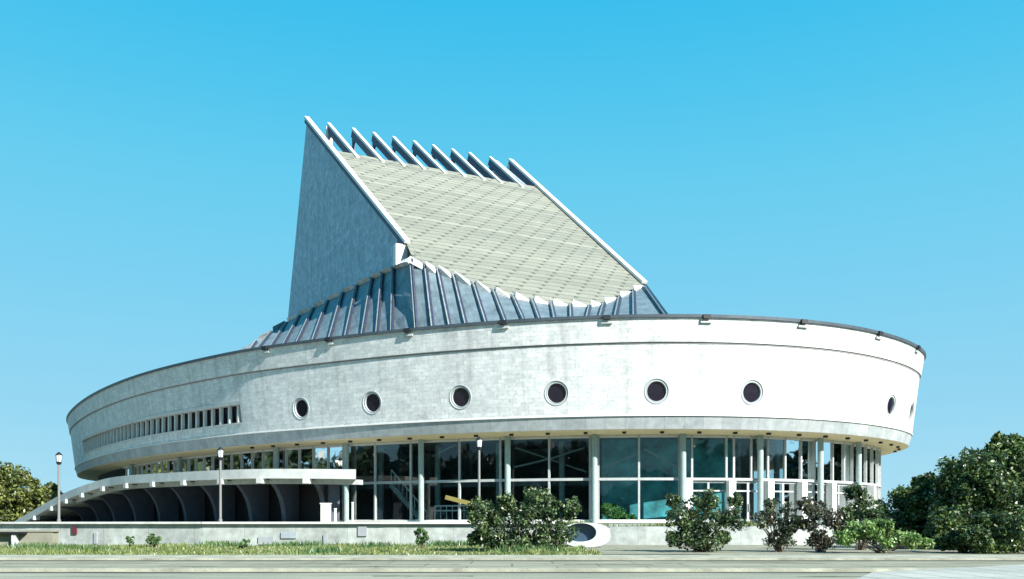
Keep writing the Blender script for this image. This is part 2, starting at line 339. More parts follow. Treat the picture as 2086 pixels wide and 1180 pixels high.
# floodlight boxes under the coping
for px in (541, 671, 832, 1026, 1235, 1440, 1637, 1790, 1868):
    s = s_at(px, 0); b = MB(); n_, t_ = nrm(s), tan(s)
    b.box(C(s, .10, Z_TOP-.17), n_*.14, t_*.27, V(0, 0, .15)); f = b.build('floodlight', M['dark'], th)
    b = MB(); b.box(C(s, .0, Z_TOP-.52), n_*.06, t_*.42, V(0, 0, .07)); b.build('bracket', M['conc'], f)  # plate standing in for the pale shadow below each box
# soffit downlights
sa, sb = s_at(1855, -2.5), s_at(520, -2.5)
for s in np.arange(sa-4, sb, 3.0):
    b = MB(); b.box(C(s, -2.1, Z_BOT-.17), nrm(s)*.12, tan(s)*.14, V(0, 0, .07)); b.build('downlight', M['dark'], th)
# ------------------------------------------------------------------ glazed foyer
SG0, SG1 = -14.0, s_at(150, G_OFF)+6
def gpane(sa, sb, za, zb, m, name='glass_pane'):
    b = MB(); b.quad(C(sa, G_OFF, za), C(sb, G_OFF, za), C(sb, G_OFF, zb), C(sa, G_OFF, zb)); return b.build(name, m, th)
def mull(s, za, zb, w=.09, dep=.12, off=0, name='mullion', m='mull'):
    b = MB(); b.box(C(s, G_OFF+off, (za+zb)/2), nrm(s)*dep, tan(s)*w, V(0, 0, (zb-za)/2)); return b.build(name, M[m], th)
mpx = [1765, 1738, 1720, 1697, 1660, 1633, 1600, 1565, 1530, 1496, 1480, 1409, 1384, 1302, 1219, 1201, 1118, 1018, 935, 837, 764]
ms = [s_at(p, G_OFF+.1) for p in mpx]
s_door0, s_door1 = s_at(1780, G_OFF), s_at(1405, G_OFF)
s = ms[0]-2.0; pre = []
while s > SG0: pre.append(s); s -= 2.2
post = []; s = s_at(700, G_OFF)
while s < SG1: post.append(s); s += 1.75
allm = sorted(pre+ms+post)
for s in allm:
    low = Z_TRN if s_door0 < s < s_door1 else Z_FL+.12
    mull(s, low if s < s_at(705, G_OFF)+.2 else Z_FL+.1, Z_SOF, w=.075)
for a, b_ in zip(allm, allm[1:]):
    if b_-a < .5: continue
    gpane(a+.07, b_-.07, Z_TRN+.1, Z_SOF-.1, M['glass'])
    if not (s_door0 < (a+b_)/2 < s_door1): gpane(a+.07, b_-.07, Z_FL+.25, Z_TRN-.1, M['glass'])
SC = s_at(735, G_OFF)
ring('transom', [(G_OFF+.14, Z_TRN-.1), (G_OFF+.14, Z_TRN+.1), (G_OFF-.1, Z_TRN+.1), (G_OFF-.1, Z_TRN-.1), (G_OFF+.14, Z_TRN-.1)], M['mull'], s0=SG0, s1=SG1, caps=False)
ring('sill', [(G_OFF-.12, Z_FL-.02), (G_OFF+.2, Z_FL-.02), (G_OFF+.2, Z_FL+.2), (G_OFF-.12, Z_FL+.24)], M['white'], s0=s_door1, s1=SG1)
ring('head_rail', [(G_OFF+.12, Z_SOF-.02), (G_OFF+.12, Z_SOF-.2), (G_OFF-.1, Z_SOF-.2), (G_OFF-.1, Z_SOF)], M['frame'], s0=SG0, s1=SG1)
for px in (563, 365, 230, 705, 858, 1033, 1211, 1392, 1548, 1672, 1750):
    s = s_at(px, G_OFF+.5); b = MB(); b.lathe([(.23, Z_FL-.1), (.23, Z_SOF+.05)], C(s, G_OFF+.5, 0), 18); b.build('column', M['column'], th, smooth=False)
# entrance pillars and doors between them
ppx = [1401, 1488, 1567, 1633, 1693, 1738, 1774]
pss = [s_at(p, G_OFF+.3) for p in ppx]
for s in pss:
    b = MB(); b.box(C(s, G_OFF+.35, (Z_FL+Z_TRN)/2-.06), nrm(s)*.3, tan(s)*.27, V(0, 0, (Z_TRN-Z_FL)/2-.06)); b.build('entrance_pillar', M['white'], th)
for a, b_ in zip(pss, pss[1:]):
    lo, hi = min(a, b_)+.28, max(a, b_)-.28; mid = (lo+hi)/2
    for (x0, x1) in ((lo, mid-.02), (mid+.02, hi)):
        if x1-x0 < .3: continue
        c = C((x0+x1)/2, G_OFF-.1, 0); t_ = tan((x0+x1)/2); n_ = nrm((x0+x1)/2); hw = (x1-x0)/2; b = MB()
        for dz, hh in ((Z_FL+.12, .12), (Z_FL+2.45, .06), (Z_TRN-.2, .08)): b.box(c+V(0, 0, dz), n_*.05, t_*hw, V(0, 0, hh))
        for sg in (-1, 1): b.box(c+t_*(hw-.05)*sg+V(0, 0, (Z_FL+Z_TRN)/2), n_*.055, t_*.05, V(0, 0, (Z_TRN-Z_FL)/2-.15))
        dd = b.build('door', M['mull'], th)
        b = MB(); z0, z1 = Z_FL+.24, Z_TRN-.28; b.quad(c-t_*(hw-.1)+V(0, 0, z0), c+t_*(hw-.1)+V(0, 0, z0), c+t_*(hw-.1)+V(0, 0, z1), c-t_*(hw-.1)+V(0, 0, z1)); b.build('door_glass', M['glass'], dd)
        b = MB(); b.box(c+n_*.1+t_*(hw-.16)*(1 if x0 == lo else -1)+V(0, 0, Z_FL+1.15), n_*.03, t_*.03, V(0, 0, .3)); b.build('handle', M['post'], dd)
# interior
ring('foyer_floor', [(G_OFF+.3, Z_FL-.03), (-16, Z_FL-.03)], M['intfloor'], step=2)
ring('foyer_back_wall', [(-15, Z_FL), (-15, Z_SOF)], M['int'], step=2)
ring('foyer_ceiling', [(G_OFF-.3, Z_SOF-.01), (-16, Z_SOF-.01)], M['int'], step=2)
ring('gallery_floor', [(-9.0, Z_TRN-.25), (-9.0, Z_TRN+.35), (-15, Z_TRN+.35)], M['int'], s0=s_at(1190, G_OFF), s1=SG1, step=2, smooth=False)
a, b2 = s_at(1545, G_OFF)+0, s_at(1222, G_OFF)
ring('foyer_screen', [(-7.2, Z_FL), (-7.2, Z_SOF-.02)], M['teal'], s0=a, s1=b2, step=1)  # backing added to give these bays their teal tone
for s in np.arange(SG0+4, SG1-20, 6.6):
    b = MB(); b.lathe([(.25, Z_FL), (.25, Z_SOF)], C(s, -8.6, 0), 12); b.build('foyer_column', M['stair'], th)
# staircase seen through the glass
b = MB(); A = C(s_at(842, G_OFF), G_OFF-2.2, Z_FL); B = C(s_at(764, G_OFF), G_OFF-2.4, Z_TRN+.3)
d = B-A
for k in range(18):
    p = A+d*(k/18); q = A+d*((k+1)/18); b.box((p+q)/2+V(0, .6, -.25), V(q.x-p.x, q.y-p.y, 0)/2, V(.1, .9, 0), V(0, 0, .3))
st = b.build('foyer_staircase', M['stair'], th)
b = MB()
for k in range(10):
    p = A+d*(k/9); b.beam(p, p+V(0, 0, .95), .05, .05, up=(1, 0, 0))
b.beam(A+V(0, 0, .95), B+V(0, 0, .95), .09, .09); b.build('handrail', M['frame'], st)
for (x0, y0, x1, y1, D_) in ((1048, 952, 1120, 935, 73), (1120, 935, 1192, 912, 73), (1050, 912, 1196, 962, 74), (1312, 915, 1388, 957, 70), (1226, 955, 1298, 925, 70), (880, 930, 930, 905, 76)):
    b = MB(); b.beam(pt(x0, y0, D_), pt(x1, y1, D_), .09, .14); b.build('foyer_brace', M['stair'], th)  # slanted bars standing in for pale reflections in the panes
# low rail and yellow banner further along
b = MB(); A = C(s_at(936, G_OFF), G_OFF-2, 0); B = C(s_at(862, G_OFF), G_OFF-2, 0)
for z in (2.9, 2.5): b.beam(A+V(0, 0, z), B+V(0, 0, z), .07, .12)
for k in range(7): p = A+(B-A)*(k/6); b.beam(p+V(0, 0, 1.5), p+V(0, 0, 2.9), .06, .06, up=(1, 0, 0))
b.build('foyer_railing', M['white'], th)
b = MB(); b.beam(pt(907, 1013, 70.5), pt(990, 1034, 71), .1, .34); yb = b.build('foyer_banner', M['yellow'], th)
# ------------------------------------------------------------------ sail tower
DA = 99.6
Apk = pt(625, 243, DA); HT = Apk.z-EYE
DB = .763*DA; Bev = pt(828, 495, DB); TRp = pt(1040, 330, HT*F/735)
eu = V(TRp.x-Apk.x, TRp.y-Apk.y, 0); LU = eu.length; eu.normalize()
BRp = pt(1310, 578, (Bev.z-EYE)*F/487)
eh = V(Bev.x-Apk.x, Bev.y-Apk.y, 0); HRUN = eh.length; eh.normalize()     # plan direction down the slope
down = Bev-Apk; LV = down.length; ev = down.normalized()
nn = eu.cross(ev); nn = nn if nn.z > 0 else -nn
def SP(u, v, w=0): return Apk+eu*u+ev*v+nn*w          # on the sail plane
CAM = V(0, 0, EYE)
def back(px, py, P0, N_):                             # where the sight line meets a plane of the building
    d_ = V((px-CX)/F, 1, (HY-py)/F); t = (P0-CAM).dot(N_)/d_.dot(N_); return CAM+d_*t
def uv_(p):
    q = p-Apk; k = eu.dot(ev); a, c = q.dot(eu), q.dot(ev); return (a-k*c)/(1-k*k), (c-k*a)/(1-k*k)
ptop0 = uv_(back(690, 308, Apk, nn)); ptop1 = uv_(back(1085, 379, Apk, nn))
sl_ = (ptop1[1]-ptop0[1])/(ptop1[0]-ptop0[0])
def vtop(u): return ptop0[1]+sl_*(u-ptop0[0])
LU2, LVR = uv_(back(1310, 578, Apk, nn)); 
UR = (uv_(back(1040, 330, Apk, nn))[0]); print('LU', LU, LU2, UR, 'LV', LV, 'vtop', vtop(0), vtop(LU), 'zB', Bev.z, 'zA', Apk.z)
def umax(v): return UR+(LU2-UR)*v/LV
wp = V(-eh.y, eh.x, 0)                                # normal of the vertical left wall
low_px = [(831, 499), (839, 522), (864, 537), (888, 544), (920, 556), (960, 574), (1000, 589), (1040, 601), (1080, 610), (1120, 617), (1160, 621), (1200, 623), (1230, 619), (1262, 606), (1290, 593), (1312, 581)]
SB = [back(x, y, Apk, nn) for x, y in low_px]
b = MB(); NU = 40; rows = []; uvs = []
su = [uv_(p) for p in SB[2:]]; su_u = np.array([q[0] for q in su]); su_v = np.array([q[1] for q in su])
print('sail bottom z', [round(p.z, 1) for p in SB], 'u', su_u.round(1), 'v', su_v.round(1))
for j in range(25):
    t = j/24; r_ = []; w_ = []
    for i in range(NU+1):
        u = i/NU; ub = .3+u*(LU2-.6); vb = np.interp(ub, su_u, su_v) if ub > su_u[0] else su_v[0]
        ut = .3+u*(umax(vtop(u*UR))-.6); vt = vtop(ut)
        uu = ut+(ub-ut)*t; vv = vt+(vb-vt)*t; r_.append(SP(uu, vv)); w_.append((uu, vv))
    rows.append(r_); uvs.append(w_)
b.grid(rows, uvs); 
b.grid([rows[0], [p-nn*.6 for p in rows[0]]])
q_ = [SP(.0, LV-.1), SP(.32, LV-.1), SP(.32, float(np.interp(.32, su_u, su_v))), SB[2], SB[1]]; b.add(q_, [(0, 1, 2, 3, 4)], [uv_(p) for p in q_]); b.build('sail_roof', M['sail'], th)
# edge ribs (white parapets with dark shadow gap) and open saw-tooth beams
def rib(u0, u1, v0, v1, w=.5, top=.35, dep=1.1, name='roof_rib'):
    b = MB(); a, c = SP(u0, v0), SP(u1, v1)
    ax = (c-a).normalized(); side = ax.cross(nn).normalized()
    b.box((a+c)/2+nn*(top-dep/2-.13), (c-a)/2, side*(w*.42), nn*(dep/2)); o = b.build(name, M['dark2'], th)
    b = MB(); b.box((a+c)/2+nn*top, (c-a)/2+ax*.15, side*(w/2), nn*.13); b.build('rib_cap', M['white'], o)
    return o
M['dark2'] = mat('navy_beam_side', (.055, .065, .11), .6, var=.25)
rib(0, 0, .0, LV, w=.52, top=.14, dep=.40)
rib(UR, LU2, .0, LVR, w=.6, top=.2, dep=1.1)
tooth = [(673, 257), (720, 264), (762, 273), (803, 282), (845, 291), (885, 300), (925, 309), (962, 318), (1000, 323), (1040, 331)]
for k, (x, y) in enumerate(tooth):
    u = uv_(back(x, y, Apk, nn))[0]; v0 = .25
    ue = u+.6 if True else u
    if k < 9: rib(u, u+(LU2-UR)/LV*6*(k/9), v0, vtop(u)+1.2, w=.36, top=.02, dep=.74)
    b = MB(); p = SP(u, v0+.3, -.4); b.box(p-V(0, 0, 3.2), eu*(.35 if k in (0, 9) else .10), eh*(.12 if k in (0, 9) else .25), V(0, 0, 3.4)); b.build('roof_post', M['white'] if k in (0, 9) else M['dark2'], th)
    # gusset at the peak
    b = MB(); q0, q1, q2 = SP(u, v0+.2, -.1), SP(u, v0+2.2, -.1), SP(u, v0+.2, -.1)-V(0, 0, 1.5)
    b.add([q0-eu*.1, q1-eu*.1, q2-eu*.1, q0+eu*.1, q1+eu*.1, q2+eu*.1], [(0, 1, 2), (3, 5, 4), (0, 3, 4, 1), (1, 4, 5, 2), (2, 5, 3, 0)]); b.build('roof_gusset', M['dark2'], th)
# tower walls
sC = .075
cor = V(Bev.x, Bev.y, 0)-eh*(HRUN*sC)                 # front left corner in plan
def LW(s, z): return V(Bev.x, Bev.y, 0)-eh*(HRUN*s)+V(0, 0, z)
def zroof(s): return Bev.z+(Apk.z-Bev.z)*s
bk = back(585, 662, Bev, wp); s_bk = -(V(bk.x-Bev.x, bk.y-Bev.y, 0)).dot(eh)/HRUN; print('s_bk', s_bk, bk)
s14 = 1+(s_bk-1)*(Apk.z-14)/(Apk.z-bk.z)
def wall_side(u, name, m):
    off = eu*u; P = [LW(sC, 14), LW(s14, 14), LW(1.0, zroof(1.0)-.15), LW(sC, zroof(sC)-.15)]
    P = [p+off for p in P]; b = MB()
    UVs = [((p-off-LW(0, 0)).dot(-eh), p.z) for p in P]
    b.add(P, [(0, 1, 2, 3)], UVs); b.add([p+eu*(.4 if u < 5 else -.4) for p in P], [(3, 2, 1, 0)], UVs)
    for i in range(4):
        j = (i+1) % 4; o = eu*(.4 if u < 5 else -.4); b.quad(P[i], P[j], P[j]+o, P[i]+o)
    return b.build(name, m, th)
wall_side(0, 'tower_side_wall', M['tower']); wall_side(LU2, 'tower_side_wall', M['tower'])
b = MB(); Q = [LW(sC, 14)+eu*.02, LW(sC, 14)+eu*(LU2-.02), LW(sC, zroof(sC)-.4)+eu*(LU2-.02), LW(sC, zroof(sC)-.4)+eu*.02]
b.quad(*[q+eh*.01 for q in Q]); b.build('tower_front_wall', M['white'], th)
b = MB(); zt = SP(0, max(vtop(0), vtop(LU))).z-.7
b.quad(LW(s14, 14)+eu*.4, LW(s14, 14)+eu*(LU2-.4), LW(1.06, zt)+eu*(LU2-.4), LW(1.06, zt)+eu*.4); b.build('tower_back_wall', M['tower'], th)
b = MB(); b.quad(rows[0][0]-nn*.6, rows[0][-1]-nn*.6, LW(1.06, zt)+eu*(LU2-.4), LW(1.06, zt)+eu*.4); b.build('tower_top_deck', M['grav'], th)
b = MB(); pz0, pz1 = 23.5, Bev.z-.15; b.box(LW(.012, (pz0+pz1)/2)-eu*.42, eu*.52, eh*.3, V(0, 0, (pz1-pz0)/2)); b.build('corner_pier', M['white'], th)
# ------------------------------------------------------------------ skirt roof
WP0 = LW(0, 0)
Lp = [((482, 716), 80, 482), ((520, 695), 88, 495), ((553, 676), 97, 512)]
up, lo = [], []
for (x, y), D_, lx in Lp: up.append(pt(x, y, D_)); lo.append(lx)
for (x, y), lx in (((585, 657), 545), ((640, 627), 600), ((700, 595), 670), ((760, 562), 737)): up.append(back(x, y, WP0-wp*0, wp)); lo.append(lx)
for p, lx in ((back(803, 539, WP0, wp), 800),): up.append(p); lo.append(lx)
lows = [818, 850, 880, 915, 950, 990, 1030, 1068, 1100, 1130, 1160, 1190, 1218, 1250, 1290, 1368]
for p, lx in zip(SB[1:], lows[1:]): up.append(p-nn*.02); lo.append(lx)
lowp = []
for lx in lo: s = s_at(lx, -1.0); lowp.append(C(s, -1.0, 16.1))
# the far side: along the right wall and behind the tower, out of the photo's sight
up = [np.array(p) for p in up]; lowp = [np.array(p) for p in lowp]
def dens(P, n):
    P = np.array(P); d = np.r_[0, np.cumsum(np.linalg.norm(np.diff(P, axis=0), axis=1)**.5)]; return d
dpar = np.arange(len(up)); tt = []
for i in range(len(up)-1):
    k = 2 if i < 9 else (1 if i > 11 else 2)
    k = 2 if i in (3, 4, 5, 6) else 1
    tt += list(np.linspace(i, i+1, k, endpoint=False))
tt.append(len(up)-1)
def at(P, t): i = min(int(t), len(P)-2); f = t-i; return Vector(P[i]*(1-f)+P[i+1]*f)
ups = [at(up, t) for t in tt]; los = [at(lowp, t) for t in tt]
rb = ups[-1]; rl = los[-1]
for k in (1, 2, 3): ups.append(rb-eh*7*k); los.append(rl-eh*8*k+V(0, 0, -.5))
ctr = (LW(.5, 0)+eu*LU2/2)
bm = MB()
for i in range(len(ups)-1):
    a, b1, c, d = ups[i], ups[i+1], los[i+1], los[i]; nseg = 5
    bm.grid([[a+(b1-a)*x for x in (0, .5, 1)]]+[[(a+(d-a)*q)*(1-x)+(b1+(c-b1)*q)*x for x in (0, .5, 1)] for q in (.25, .5, .75, 1)])
sk = bm.build('skirt_roof', M['metal'], th)
bm = MB(); bm.add([ups[i] for i in (0, 1, 2, 3)]+[los[0]-V(0, 0, 1), V(-38, 125, 15), V(ups[3].x, ups[3].y+4, 15)], [(0, 1, 5), (1, 2, 5), (2, 3, 5), (3, 6, 5), (0, 5, 4)]); bm.build('skirt_back', M['metal'], sk)
for i in range(1, len(ups)-3):
    a, d = ups[i], los[i]; out = V(d.x-a.x, d.y-a.y, 0).normalized(); L_ = (d-a)
    t_ = (ups[min(i+1, len(ups)-1)]-ups[max(i-1, 0)]).normalized(); n_ = t_.cross(L_).normalized(); n_ = n_ if n_.z > 0 else -n_
    b = MB(); s_ = L_.cross(n_).normalized()
    b.box((a+d)/2+n_*.16+L_*.03, L_*.47, s_*.05, n_*.12); b.box((a+d)/2+n_*.13+L_*.03-s_*.16*(1 if s_.x < 0 else -1), L_*.47, s_*.09, n_*.09, m=1); b.build('roof_seam', [M['seamp'], M['seam']], sk)  # navy strip paints the dark shaded side of each seam
    if i < len(ups)-4:
        a2, d2 = ups[i+1], los[i+1]; b = MB(); q = min(.30, .8/L_.length); q2 = min(.30, .8/(d2-a2).length); g = .12
        def PP(x, y, w): return (a+(d-a)*(y*q))*(1-x)+(a2+(d2-a2)*(y*q2))*x+n_*w
        lf = i < 12; top = [PP(g, 0, .12 if lf else .3), PP(1-g, 0, .05)]; mid = [PP(g, 1, .5 if lf else .6), PP(1-g, 1, .42 if lf else .12)]; bot = [PP(g, 1.12, .02), PP(1-g, 1.12, .02)]
        b.grid([top, mid, bot]); b.add([top[0], mid[0], bot[0]], [(0, 1, 2)]); b.add([top[1], mid[1], bot[1]], [(0, 2, 1)])
        b.build('flashing', M['flash'], sk)  # pale colour stands for sun caught on the panel folds
# ------------------------------------------------------------------ entrance canopy with its arcade
cp = [(725, 67.3, 5.55), (640, 68.0, 5.62), (530, 69.3, 5.7), (450, 71.2, 5.72), (375, 74, 5.74), (312, 77, 5.75), (258, 80, 5.75), (215, 83, 5.62), (168, 86, 5.08), (130, 89, 4.45), (95, 92, 3.6), (60, 95, 2.6), (25, 98, 1.48)]
cpt = [(pt(x, HY, D).x, D, z) for x, D, z in cp]
def cps(t):
    i = min(int(t), len(cpt)-2); f = t-i; P = [np.array(cpt[max(0, min(len(cpt)-1, i+k))]) for k in (-1, 0, 1, 2)]
    return Vector(.5*((2*P[1])+(-P[0]+P[2])*f+(2*P[0]-5*P[1]+4*P[2]-P[3])*f*f+(-P[0]+3*P[1]-3*P[2]+P[3])*f**3))
def cin(t): d = cps(min(t+.05, 12))-cps(max(t-.05, 0)); n = V(-d.y, d.x, 0).normalized(); return n if n.y > 0 else -n
canopy = empty('entrance_canopy', tuple(V(cpt[4][0], cpt[4][1], 1.5)), 'long curved pale concrete canopy on arched ribs sloping to the ground left of the foyer', 'canopy')
n = 72; W = 5.0; TH = .74
ts = np.linspace(0, 12, n+1); fr = [cps(t) for t in ts]; bk_ = [fr[i]+cin(t)*W for i, t in enumerate(ts)]
for i in range(6):      # the end is cut off obliquely
    q = V(fr[0].x*1.055, fr[0].y*1.055, fr[0].z); bk_[i] = q.lerp(bk_[6], i/6)
dz = V(0, 0, TH); b = MB()
rowsc = [fr, bk_, [p-dz for p in bk_], [p-dz for p in fr], fr]
for i in range(4): b.grid(rowsc[i:i+2])
for i in (0, n): b.quad(rowsc[0][i], rowsc[1][i], rowsc[2][i], rowsc[3][i])
b.build('slab', M['canopy'], canopy)
b = MB(); rs = [p+cin(t)*.9-dz for p, t in zip(fr, ts)][:54]; b.grid([rs, [p-V(0, 0, .38) for p in rs]]); b.grid([[p+V(0, .01, 0)+cin(2)*.4 for p in rs], [p-V(0, 0, .38)+cin(2)*.4 for p in rs]]); b.grid([[p-V(0, 0, .38) for p in rs], [p-V(0, 0, .38)+cin(2)*.4 for p in rs]])
b.build('edge_beam', M['conc'], canopy)
for t in (1.15, 2, 3, 4, 5, 6, 7.1, 8, 8.85, 9.7, 10.7):
    c = cps(t); i_ = cin(t); tn = V(-i_.y, i_.x, 0); zt = c.z-TH; h0 = max(.4, zt-Z_FL)
    b = MB(); b.box(c+i_*.12+V(0, 0, -TH-.18), i_*.32, tn*.24, V(0, 0, .2)); b.build('bracket', M['canopy'], canopy)
    b = MB(); prof = []
    for k in range(11): a_ = k/10*math.pi/2; prof.append((.5+2.6*math.sin(a_), zt-.05-h0*(1-math.cos(a_))))
    prof += [(4.9, Z_FL), (4.9, zt)] ; prof = [(.5, zt)]+prof
    P = [c*1 for _ in prof]; P = [V(c.x, c.y, 0)+i_*x+V(0, 0, z) for x, z in prof]; m_ = len(P)
    P = [p-tn*.2 for p in P]+[p+tn*.2 for p in P]
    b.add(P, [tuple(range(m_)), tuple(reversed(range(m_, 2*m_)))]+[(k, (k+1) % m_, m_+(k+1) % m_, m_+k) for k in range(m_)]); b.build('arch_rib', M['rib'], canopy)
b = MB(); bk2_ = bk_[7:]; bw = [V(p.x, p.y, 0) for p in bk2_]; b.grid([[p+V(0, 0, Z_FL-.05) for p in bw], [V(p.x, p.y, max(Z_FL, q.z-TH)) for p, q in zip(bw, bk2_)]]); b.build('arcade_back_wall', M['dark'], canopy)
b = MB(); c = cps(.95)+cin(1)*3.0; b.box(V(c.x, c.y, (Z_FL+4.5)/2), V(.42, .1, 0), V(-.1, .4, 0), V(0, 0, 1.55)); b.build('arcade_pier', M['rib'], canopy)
# pale kiosk box and slim posts at the mouth of the arcade
o = MB(); c = pt(664, HY, 66.5); o.box(V(c.x, c.y, Z_FL+.7), V(.36, .05, 0), V(-.05, .36, 0), V(0, 0, .7)); o.box(V(c.x, c.y, Z_FL+1.43), V(.41, .05, 0), V(-.05, .41, 0), V(0, 0, .04))
tag(o.build('pedestal', M['white']), 'squat white pedestal on the terrace at the right end of the arcade', 'pedestal')
for px, hh, D_ in ((683, 1.0, 66.5), (718, 1.5, 68)):
    o = MB(); c = pt(px, HY, D_); o.lathe([(.14, Z_FL-.05), (.14, Z_FL+.1), (.09, Z_FL+.12), (.09, Z_FL+hh), (.12, Z_FL+hh), (.12, Z_FL+hh+.08)], (c.x, c.y, 0), 12)
    tag(o.build('bollard', M['white']), 'short white post just right of the squat white pedestal' if px == 683 else 'taller slim white post beside the first foyer column', 'bollard')
# ------------------------------------------------------------------ ground
def noise_ground(name, c1, c2, scale, rough=.9, bump=.4, detail=8, joints=None, stain=None):
    m = bpy.data.materials.new(name); m.use_nodes = True; N, L = m.node_tree.nodes, m.node_tree.links
    b = N['Principled BSDF']; b.inputs['Roughness'].default_value = rough; b.inputs['Specular IOR Level'].default_value = .2
    t = N.new('ShaderNodeTexCoord'); mp = N.new('ShaderNodeMapping'); mp.inputs['Scale'].default_value = (.13, 1, 1); L.new(t.outputs['Object'], mp.inputs[0])
    n = N.new('ShaderNodeTexNoise'); n.inputs['Scale'].default_value = scale; n.inputs['Detail'].default_value = detail; n.inputs['Roughness'].default_value = .75; L.new(mp.outputs[0], n.inputs['Vector'])
    r = N.new('ShaderNodeValToRGB'); r.color_ramp.elements[0].position = .36; r.color_ramp.elements[1].position = .64
    r.color_ramp.elements[0].color = (*c1, 1); r.color_ramp.elements[1].color = (*c2, 1); L.new(n.outputs['Fac'], r.inputs[0]); out = r.outputs[0]
    if joints:
        br = N.new('ShaderNodeTexBrick'); br.inputs['Scale'].default_value = 1; br.inputs['Brick Width'].default_value = joints[0]; br.inputs['Row Height'].default_value = joints[1]; br.offset = joints[2]
        br.inputs['Mortar Size'].default_value = joints[3]; br.inputs['Color1'].default_value = (1, 1, 1, 1); br.inputs['Color2'].default_value = (.86, .87, .86, 1); br.inputs['Mortar'].default_value = (.45, .47, .42, 1)
        L.new(t.outputs['Object'], br.inputs['Vector']); mx = N.new('ShaderNodeMix'); mx.data_type = 'RGBA'; mx.blend_type = 'MULTIPLY'; mx.inputs['Factor'].default_value = 1
        L.new(out, mx.inputs[6]); L.new(br.outputs['Color'], mx.inputs[7]); out = mx.outputs[2]
    L.new(out, b.inputs['Base Color'])
    n2 = N.new('ShaderNodeTexNoise'); n2.inputs['Scale'].default_value = scale*6; L.new(t.outputs['Object'], n2.inputs['Vector'])
    bp = N.new('ShaderNodeBump'); bp.inputs['Strength'].default_value = bump; bp.inputs['Distance'].default_value = .04; L.new(n2.outputs['Fac'], bp.inputs['Height']); L.new(bp.outputs[0], b.inputs['Normal'])
    return m
M['ground'] = noise_ground('dry_ground', (.14, .15, .09), (.20, .20, .13), .3)
M['pave'] = noise_ground('old_concrete_paving', (.15, .15, .11), (.31, .31, .24), 1.3, joints=(3.0, 2.0, .5, .03))
M['road'] = noise_ground('worn_pale_asphalt', (.16, .165, .13), (.29, .295, .23), 1.2)
M['slab'] = noise_ground('white_paving_slabs', (.29, .30, .27), (.40, .41, .38), .8, joints=(1.0, 1.6, 0, .035))
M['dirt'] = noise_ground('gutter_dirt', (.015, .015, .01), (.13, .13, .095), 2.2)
M['turf'] = noise_ground('thin_turf', (.13, .15, .06), (.28, .27, .16), 1.4)
M['kerb'] = mat('kerb_stone', (.28, .28, .22), .9, var=.4, scale=1.1, bump=.4)
def sheet(name, x0, x1, y0, y1, z, m, kind='structure', edge=0):
    b = MB(); b.box(((x0+x1)/2, (y0+y1)/2, z-edge/2-.0), ((x1-x0)/2, 0, 0), (0, (y1-y0)/2, 0), (0, 0, edge/2)) if edge else b.quad(V(x0, y0, z), V(x1, y0, z), V(x1, y1, z), V(x0, y1, z))
    return tag(b.build(name, m), kind=kind)
sheet('ground', -3000, 3000, -800, 4000, 0, M['ground'])
sheet('road', -300, 300, -4, 27.0, .008, M['road'])
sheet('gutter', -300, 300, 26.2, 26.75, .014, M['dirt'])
sheet('kerb', -300, 300, 27.0, 27.45, .10, M['kerb'], edge=.14)
sheet('pavement', -300, 300, 27.45, 34.0, .02, M['pave'])
sheet('channel', -300, 300, 34.0, 35.2, .012, M['dirt'])
for k in range(26):
    x = random.uniform(-30, 30); y = random.choice([28.6, 29.8, 31.2, 32.6, 24.4, 25.2])+random.uniform(-.3, .3); l_ = random.uniform(1, 5)
    pts = []; n_ = 9
    for q in range(n_): pts.append((x+l_*(q/(n_-1)-.5), y+random.uniform(-.06, .06)))
    b = MB()
    for (xa, ya), (xb, yb) in zip(pts, pts[1:]):
        w1, w2 = random.uniform(.02, .09), random.uniform(.02, .09); b.quad(V(xa, ya-w1, .0245), V(xb, yb-w2, .0245), V(xb, yb+w2, .0245), V(xa, ya+w1, .0245))
    tag(b.build('pavement_crack' if y > 27 else 'road_crack', M['dirt']), kind='structure')
sheet('dirt_strip', -4.5, 9.2, 40.2, 41.6, .03, M['dirt'])  # plain dark strip along the front of lawn and forecourt
sheet('path', -300, 300, 35.2, 38.8, .09, M['kerb'], edge=.12)
sheet('lawn', -300, 4.2, 38.8, 57.5, .02, M['turf'])
sheet('forecourt', 4.2, 300, 38.8, 61, .016, M['pave'])
b = MB(); P = [V(10.1, 24.8, .125), V(16.9, 29.2, .125), V(90, 60, .125), V(90, -2, .125), V(0, 6, .125)]; b.add(P+[p-V(0, 0, .12) for p in P], [(0, 4, 3, 2, 1)]+[(k, (k+1) % 5, 5+(k+1) % 5, 5+k) for k in range(5)])
tag(b.build('paving_slabs', M['slab']), kind='structure')
# terrace: one raised deck round the building
TW = [(-120, 68), (-45, 64), (-33, 60.5), (-20, 57.4), (-8, 56.2), (-2.5, 56.0), (3.2, 56.0)]
b = MB(); deck = [V(x, y+.2, 1.44) for x, y in TW]+[V(3.2, 63, 1.44), V(16, 60.2, 1.44), V(40, 64, 1.44), V(60, 80, 1.44), V(80, 150, 1.44), V(0, 190, 1.44), V(-120, 190, 1.44)]
b.add(deck, [tuple(range(len(deck)))]); tag(b.build('terrace', M['pave']), kind='structure')
M['twall'] = tile_mat('terrace_wall_render', (.38, .41, .39), (.32, .355, .34), (.25, .28, .27), 3.4, 1.6, .02, rough=.85, bump=.3, stain=.35, sscale=.7)
tw = empty('terrace_wall', (-15, 56.5, 0), 'long low pale rendered wall with a flat cap holding up the terrace', 'retaining wall')
b = MB(); c_ = MB(); u = 0
TW2 = [(-42.0, 63.1)]+TW[2:]
